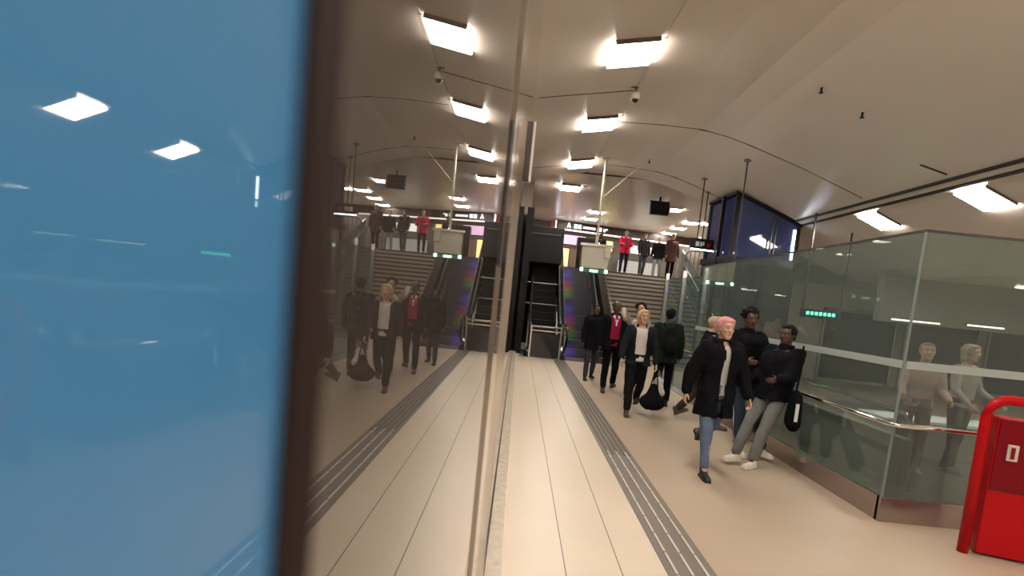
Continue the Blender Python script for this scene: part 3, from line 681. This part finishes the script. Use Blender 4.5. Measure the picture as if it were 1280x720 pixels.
    if hair == 'curly':
        rnd = random.Random(seed)
        for k in range(70):
            a = rnd.uniform(0, 2*PI); el_ = rnd.uniform(-.15, 1.4); r = .098
            p = Vector((r*math.cos(a)*math.cos(el_)*.92, .03 + r*math.sin(a)*math.cos(el_), .045 + r*math.sin(el_)*.95))
            if p.y < -.03 and p.z < .075: continue
            ell(bm, hv(p), .024, .024, .024, 8)
    if hair == 'bob':
        for sx in (-1, 1):
            cap(bm, hv((sx*.072,.01,.05)), hv((sx*.078,.0,-.09)), .028, .022, 12, .9); cap(bm, hv((sx*.05,-.052,.085)), hv((sx*.079,-.035,.0)), .022, .017, 10); cap(bm, hv((sx*.05,.06,.03)), hv((sx*.05,.055,-.11)), .045, .03, 12)
        ell(bm, hv((0,-.02,.09)), .062, .066, .032, 12, hm); cap(bm, hv((0,.07,.0)), hv((0,.06,-.11)), .045, .04, 12)
    if hair == 'pulled':
        ell(bm, hv((0,-.025,.083)), .062, .062, .036, 12, hm); ell(bm, hv((0,.12,.02)), .04, .04, .045, 12)
        for sx in (-1, 1): cap(bm, hv((sx*.055,-.04,.08)), hv((sx*.078,-.0,.01)), .018, .014, 10)
    me = remesh(bm, .006 if vox < .009 else .009, 2, .005, 30, seed); link('hair', me, cloth('hair', hairc, .3, .55), t)
    # ---- trousers
    bm = bmesh.new(); loft(bm, [((0,0,.86+dz), .135*build, .105*build), ((0,0,.93+dz), .178*build, .128*build), (U_(0,0,1.03), .165*build, .118*build)], 24)
    for i in range(2):
        hp, kn, an = J['hip', i], J['knee', i], J['ank', i]
        cap(bm, hp, kn, .097*build, .070); cap(bm, kn, kn.lerp(an, .88), .070, .060 if cuff is None else cuff)
    me = remesh(bm, .012, 2, .010, 9, seed); tr = link('trousers', me, cloth('trousers', trousers), t)
    if stripe:
        for i, sx in enumerate((-1, 1)):
            hp, kn, an = J['hip', i], J['knee', i], J['ank', i]; bm = bmesh.new()
            tube(bm, [hp+Vector((sx*.098,0,-.05)), kn+Vector((sx*.072,0,0)), kn.lerp(an,.85)+Vector((sx*.062,0,0))], .014, 6); obj('side_stripe', bm, cloth('stripe', stripe), tr, True)
    # ---- shoes
    for i, sx in enumerate((-1, 1)):
        an = J['ank', i]; p = J['sh', i]*.75 if an.z > .12 else 0.0
        mt = Matrix.Rotation(p, 3, 'X'); mt = Matrix.Rotation(R_(sx*6), 3, 'Z') @ mt
        def q(v): return an + mt @ Vector(v)
        bm = bmesh.new(); cap(bm, q((0,.03,-.035)), q((0,-.13,-.052)), .040, .036, 12, .85, (1,0,0)); cap(bm, q((0,.02,.02)), q((0,.005,-.02)), .045, .042, 12)
        box_c = [(-.04,.07),(.04,.07),(.046,-.11),(.03,-.17),(-.03,-.17),(-.046,-.11)]
        vs = [bm.verts.new(q((x, y, -.085))) for x, y in box_c]; v2 = [bm.verts.new(q((x, y, -.055))) for x, y in box_c]
        bm.faces.new(vs[::-1]); bm.faces.new(v2)
        for k in range(6): bm.faces.new((vs[k], vs[(k+1)%6], v2[(k+1)%6], v2[k]))
        me = remesh(bm, .008, 1); link('shoe', me, mat('shoe', shoes, .5), t)
    # ---- shirt / jumper
    if top:
        bm = bmesh.new(); torso(bm, .014, .90, (.168*build, .122*build), 1.47)
        for i in range(2): cap(bm, J['sho', i], J['elb', i], .062*build, .050); cap(bm, J['elb', i], J['wri', i]-J['hd', i]*.02, .050, .036)
        me = remesh(bm, .012, 2, .005, 10, seed); link('shirt', me, cloth('shirt', top), t)
    # ---- jacket: closed, or open at the front
    if jacket:
        hem, puff, openw, col = jacket['hem'], jacket.get('puff', .03), jacket.get('open', 0), jacket['col']
        bm = bmesh.new()
        if hem < .9:
            rw = [((0,0,hem+dz), .205*build+puff*.3, .165*build+puff*.3), ((0,0,.5*(hem+.93)+dz), .195*build+puff*.3, .15*build+puff*.3), ((0,0,.90+dz), .178*build+puff*.5, .135*build+puff*.6), (U_(0,0,.98), .168*build+puff*.5, .125*build+puff*.5)]
            loft(bm, rw, 24)
        torso(bm, puff, max(hem, .9), (.165*build+puff*.6, .12*build+puff*.6), 1.475)
        for i in range(2):
            cap(bm, J['sho', i], J['elb', i], .066*build+puff*.5, .052+puff*.5); cap(bm, J['elb', i], J['wri', i]-J['hd', i]*.01, .052+puff*.5, .040+puff*.35)
        # collar
        n = 14
        for k in range(n):
            a = 2*PI*k/n
            if openw and math.sin(a) < -.75: continue
            cap(bm, U_(.068*math.cos(a), .018+.066*math.sin(a), 1.45), U_(.074*math.cos(a), .02+.070*math.sin(a), 1.515), .022, .018, 8)
        if jacket.get('hoodup'):
            ell(bm, hc + hm @ Vector((0,.03,.02)), .10, .108, .125, 16, hm)
        if jacket.get('fur'):
            for k in range(n):
                a = 2*PI*k/n; cap(bm, U_(.105*math.cos(a), .04+.09*math.sin(a), 1.46), U_(.11*math.cos(a), .05+.09*math.sin(a), 1.50), .036, .036, 8)
        me = remesh(bm, .012, 2, jacket.get('fold', .012), 8 if puff < .04 else 11, seed+5)
        if openw:
            Ti = inv_l
            def tst(co):
                l = Ti @ (co - PE); l = rot(l, 'Z', -R_(twist)*min(1, max(0, l.z/.4))); z = l.z + .95
                if l.y > -.03 or z > 1.5: return False
                wv = openw*(1.0 if z > 1.0 else .75) * (1.25 if jacket.get('vee') and z > 1.3 else 1)
                if z < jacket.get('buttoned', 0): return False
                return abs(l.x - jacket.get('ox', 0)) < wv and abs(l.x) < .14
            cut(me, tst)
        jk = link('jacket', me, cloth('jacket', col, .2), t)
        so = jk.modifiers.new('thick', 'SOLIDIFY'); so.thickness = .006; so.offset = -1
        if jacket.get('quilt'):
            bm = bmesh.new()
            for zq in (1.02, 1.10, 1.18, 1.26, 1.34):
                pts = [U_((.172*build+puff+.006)*math.cos(a), (.118*build+puff+.006)*math.sin(a), zq) for a in [2*PI*k/24 for k in range(25)]]
                tube(bm, pts, .006, 6)
            obj('quilting_seam', bm, cloth('seamc', tuple(c*.5 for c in col)), jk, True)
    if hood:
        bm = bmesh.new()
        for k in range(9):
            a = PI*k/8; cap(bm, U_(.085*math.cos(a), .035+.075*math.sin(a), 1.45), U_(.095*math.cos(a), .06+.075*math.sin(a), 1.49), .032, .030, 8)
        ell(bm, U_(0,.12,1.40), .09,.045,.08, 12); me = remesh(bm, .01, 2, .006, 12, seed); link('hood', me, cloth('hoodc', hood), t)
    if scarf:
        bm = bmesh.new()
        for sx in (-1, 1): cap(bm, U_(sx*.045,-.075,1.47), U_(sx*.012,-.128,1.36), .022, .012, 8, .5, (1,0,0))
        cap(bm, U_(0,-.128,1.40), U_(0,-.13,1.30), .014, .02, 8, .4, (1,0,0)); me = remesh(bm, .008, 1); link('collar', me, cloth('collarc', scarf), t)
    if pack:
        bm = bmesh.new(); c0 = U_(0, .20, 1.22); cap(bm, U_(0,.19,1.10), U_(0,.19,1.34), .14, .12, 16, .62, (1,0,0)); cap(bm, U_(0,.27,1.08), U_(0,.27,1.18), .085, .085, 14, .5, (1,0,0))
        me = remesh(bm, .012, 2, .006, 8, seed); bp = link('backpack', me, cloth('packc', pack), t)
        bm = bmesh.new()
        for sx in (-1, 1): tube(bm, [U_(sx*.09,.12,1.42), U_(sx*.10,.0,1.49), U_(sx*.105,-.13,1.36), U_(sx*.13,-.11,1.14), U_(sx*.12,.12,1.06)], .014, 8)
        obj('strap', bm, cloth('strapc', tuple(c*.7 for c in pack)), bp, True)
    t.scale = (S, S, S)
    t['hand_l'] = [float(v) for v in (Matrix.Translation(t.location) @ Matrix.Rotation(R_(face), 4, 'Z') @ ((J['wri', 1] + J['hd', 1]*.09)*S))]
    t['hand_r'] = [float(v) for v in (Matrix.Translation(t.location) @ Matrix.Rotation(R_(face), 4, 'Z') @ ((J['wri', 0] + J['hd', 0]*.09)*S))]
    return t
BLK = (.007,.007,.009); NAVY = (.012,.015,.024)

# pink haired woman striding towards the camera
p_pink = person('woman with short pink hair in an open black fur-collared coat, striding forward in jeans', (2.2, 5.45), 4, 1.70, lean=2, twist=4,
    legs=((16,3,2), (-22,42,2)), arms=((-10,12,22), (8,16,20)), head=(4,2), skin='light', hair='pulled', hairc=(.62,.27,.28), top=(.55,.52,.50),
    jacket=dict(hem=.66, puff=.045, open=.028, col=BLK, fur=1, fold=.014), trousers=(.12,.16,.24), shoes=(.01,.01,.01), vox=.0065, seed=2, cuff=.047)
# blonde woman with bags
p_blonde = person('blonde woman in white shirt and open black jacket, walking, carrying a bag', (1.98, 8.1), -2, 1.68, lean=3, twist=-4,
    legs=((14,4,3), (-14,30,3)), arms=((12,25,18), (6,12,16)), head=(8,0), skin='light', hair='bob', hairc=(.50,.36,.20), top=(.68,.64,.60),
    jacket=dict(hem=.84, puff=.03, open=.085, col=(.014,.016,.02)), trousers=(.012,.012,.014), shoes=(.05,.03,.02), vox=.0075, seed=3)
p_vest = person('man in black suit with burgundy jumper and pale shirt collar, behind the blonde woman', (1.93, 10.05), 0, 1.78,
    legs=((10,3,3), (-10,16,3)), arms=((0,12,12), (0,10,12)), skin='dark', hair='crop', hairc=(.01,.01,.01), top=(.30,.015,.05),
    jacket=dict(hem=.80, puff=.025, open=.085, col=BLK), trousers=BLK, shoes=(.04,.03,.02), scarf=(.6,.58,.6), vox=.009, seed=4)
p_curl = person('person with dark curly hair lifting a pale sleeved arm beside their head', (2.22, 9.35), 10, 1.76,
    legs=((8,4,2), (-10,20,2)), arms=((150,-85,38), (0,8,10)), head=(-10,5), skin='mid', hair='curly', hairc=(.02,.012,.01), top=(.32,.28,.24),
    jacket=None, trousers=BLK, shoes=(.3,.28,.26), vox=.009, seed=5)
p_pack = person('man in dark green-black hooded jacket with backpack, walking away towards the stairs', (2.66, 8.95), 176, 1.74,
    legs=((10,3,3), (-12,20,3)), arms=((5,15,14), (5,15,14)), skin='dark', hair='short', hairc=(.01,.01,.01), top=None,
    jacket=dict(hem=.80, puff=.04, col=(.012,.018,.015)), trousers=BLK, shoes=BLK, pack=(.010,.010,.010), hood=(.03,.045,.03), vox=.009, seed=6)
p_behind = person('man with short fair hair in dark coat, mostly hidden behind the pink haired woman', (2.98, 7.9), 55, 1.72, lean=4,
    legs=((24,6,2), (-18,20,2)), arms=((35,60,10), (-10,20,12)), head=(15,0), skin='light', hair='quiff', hairc=(.42,.30,.20), top=BLK,
    jacket=dict(hem=.80, puff=.03, col=BLK), trousers=(.05,.045,.04), shoes=(.08,.05,.035), vox=.008, seed=7)
p_tall = person('tall man with curly black hair in black puffer and striped joggers, leaning by the enclosure', (2.98, 6.55), 12, 1.84, lean=-4,
    legs=((20,6,3), (26,8,4)), arms=((15,75,10), (15,60,8)), head=(-12,8), skin='dark', hair='curly', hairc=(.01,.008,.008), top=(.02,.02,.02),
    jacket=dict(hem=.84, puff=.055, col=BLK, quilt=1, fold=.02), trousers=(.03,.04,.06), stripe=(.6,.6,.62), shoes=(.75,.70,.62), vox=.008, seed=8)
p_hood = person('young man in black jacket over grey hood, leaning back on the rail in white trainers', (3.12, 6.02), -62, 1.74, lean=-10,
    legs=((34,10,1), (29,8,1)), arms=((10,55,8), (20,60,6)), head=(0,8), skin='dark', hair='short', hairc=(.01,.008,.008), top=(.2,.2,.2),
    jacket=dict(hem=.86, puff=.05, col=BLK, fold=.018), trousers=(.17,.17,.16), shoes=(.78,.72,.62), hood=(.30,.29,.28), vox=.0075, seed=9)
p_left = person('dark coated person half hidden behind the man in the burgundy jumper', (1.72, 11.3), 8, 1.66,
    legs=((6,3,2), (-8,12,2)), arms=((0,12,10), (0,12,10)), skin='dark', hair='short', hairc=(.01,.01,.01), top=BLK,
    jacket=dict(hem=.72, puff=.035, col=BLK), trousers=(.05,.05,.06), shoes=BLK, vox=.01, seed=10)
# the group at the head of the stairs
G = 'people at the head of the stairs'
UP = [('person in a bright red jacket at the head of the stairs, hands together', (4.05, 20.9), 4, (.02,.02,.03), (.55,.02,.06), 'mid', 'crop', (.2,.15,.1), 11),
      ('person in dark coat with long grey hair at the head of the stairs', (4.85, 21.1), 20, (.06,.07,.08), (.03,.03,.035), 'light', 'bob', (.12,.11,.11), 12),
      ('shorter person in black jacket with grey hair, next to the brown coated man', (5.5, 21.3), -14, (.30,.30,.28), (.012,.012,.015), 'light', 'short', (.35,.33,.30), 13),
      ('tall person in long dark brown coat, rightmost at the head of the stairs', (6.05, 21.3), 10, BLK, (.07,.035,.025), 'mid', 'short', (.03,.02,.015), 14),
      ('dark clothed person at the top of the escalator with the painted rainbow reflection beside the pole', (3.1, 21.3), -30, BLK, (.02,.02,.02), 'dark', 'short', (.01,.01,.01), 15)]
for k, (lb_, xy, fc, tr_, jk_, sk_, hr_, hc_, sd_) in enumerate(UP):
    person(lb_, xy, fc, (1.72,1.70,1.62,1.82,1.6)[k], z0=3.0, legs=((6,4,4), (-6,10,4)), arms=((20,70,6), (20,70,6)) if k == 0 else ((5,20,14), (0,14,14)), skin=sk_, hair=hr_, hairc=hc_, top=(.1,.1,.1),
        jacket=dict(hem=.66 if k == 3 else .82, puff=.035, open=.02 if k == 0 else 0, col=jk_), trousers=tr_, shoes=BLK, vox=.012, group=G, seed=sd_)
person('person in pale pink top seen through the enclosure glass, leaning on the inner rail', (4.95, 6.2), -25, 1.62, lean=8, legs=((6,4,3), (-4,8,3)), arms=((25,50,10), (20,55,10)), head=(0,-10), skin='light', hair='short', hairc=(.3,.2,.14),
    top=(.62,.40,.36), trousers=(.2,.17,.15), shoes=(.3,.3,.3), vox=.009, group='people behind the glass', seed=16)
person('person in beige top behind the enclosure glass, next to the red cabinet', (5.75, 6.5), 20, 1.64, legs=((6,4,3), (-4,8,3)), arms=((10,40,12), (15,45,10)), skin='light', hair='bob', hairc=(.35,.27,.2),
    top=(.45,.38,.33), trousers=(.06,.06,.07), shoes=(.1,.1,.1), vox=.009, group='people behind the glass', seed=17)

# bags
def carried(nm, label, cat, at, shape, m_, handle, n=1):
    t = thing(nm, label, cat, at)
    me = shape(); link('body', me, m_, t)
    bm = bmesh.new(); tube(bm, handle, .009, 8); obj('handle', bm, m_, t, True); return t
hl = Vector(p_blonde['hand_l'])
def tote():
    bm = bmesh.new(); cap(bm, (-.07,0,-.52), (.07,0,-.52), .13, .13, 16, .6, (0,0,1)); cap(bm, (0,0,-.50), (0,0,-.30), .16, .07, 16, .55, (1,0,0)); return remesh(bm, .012, 2, .016, 8, 3)
carried('tote_bag', 'large slouching black bag hanging from the hand of the blonde woman', 'bag', hl, tote, cloth('tote_cloth', BLK), [(-.06,0,-.28), (-.025,0,-.08), (0,0,-.005), (.025,0,-.08), (.06,0,-.28)])
def plastic():
    bm = bmesh.new(); cap(bm, (0,0,-.34), (0,0,-.16), .12, .06, 16, .6, (1,0,0)); return remesh(bm, .012, 2, .014, 12, 4)
carried('plastic_bag', 'white plastic carrier bag just behind the black bag', 'bag', hl + Vector((.10, .16, -.04)), plastic, mat('white_plastic', (.72,.70,.68), .4), [(-.03,0,-.14), (0,0,-.0), (.03,0,-.14)])
pt = Vector((3.22, 5.72, .74)); t = thing('shoulder_bag', 'black sling bag with white label strip hanging on the leaning young man', 'bag', pt)
bm = bmesh.new(); cap(bm, (0,0,-.14), (0,0,.12), .12, .10, 16, .6, (0,1,0)); me = remesh(bm, .012, 2, .008, 9, 2); link('pouch', me, cloth('sling', BLK), t)
obj('label_strip', B((-.055, -.125, -.12, -.02, -.117, .08)), M['white'], t)
bm = bmesh.new(); tube(bm, [(.0,.02,.18), (.0,-.02,.45), (.0,.0,.72)], .012, 8); obj('strap', bm, cloth('sling_strap', BLK), t)
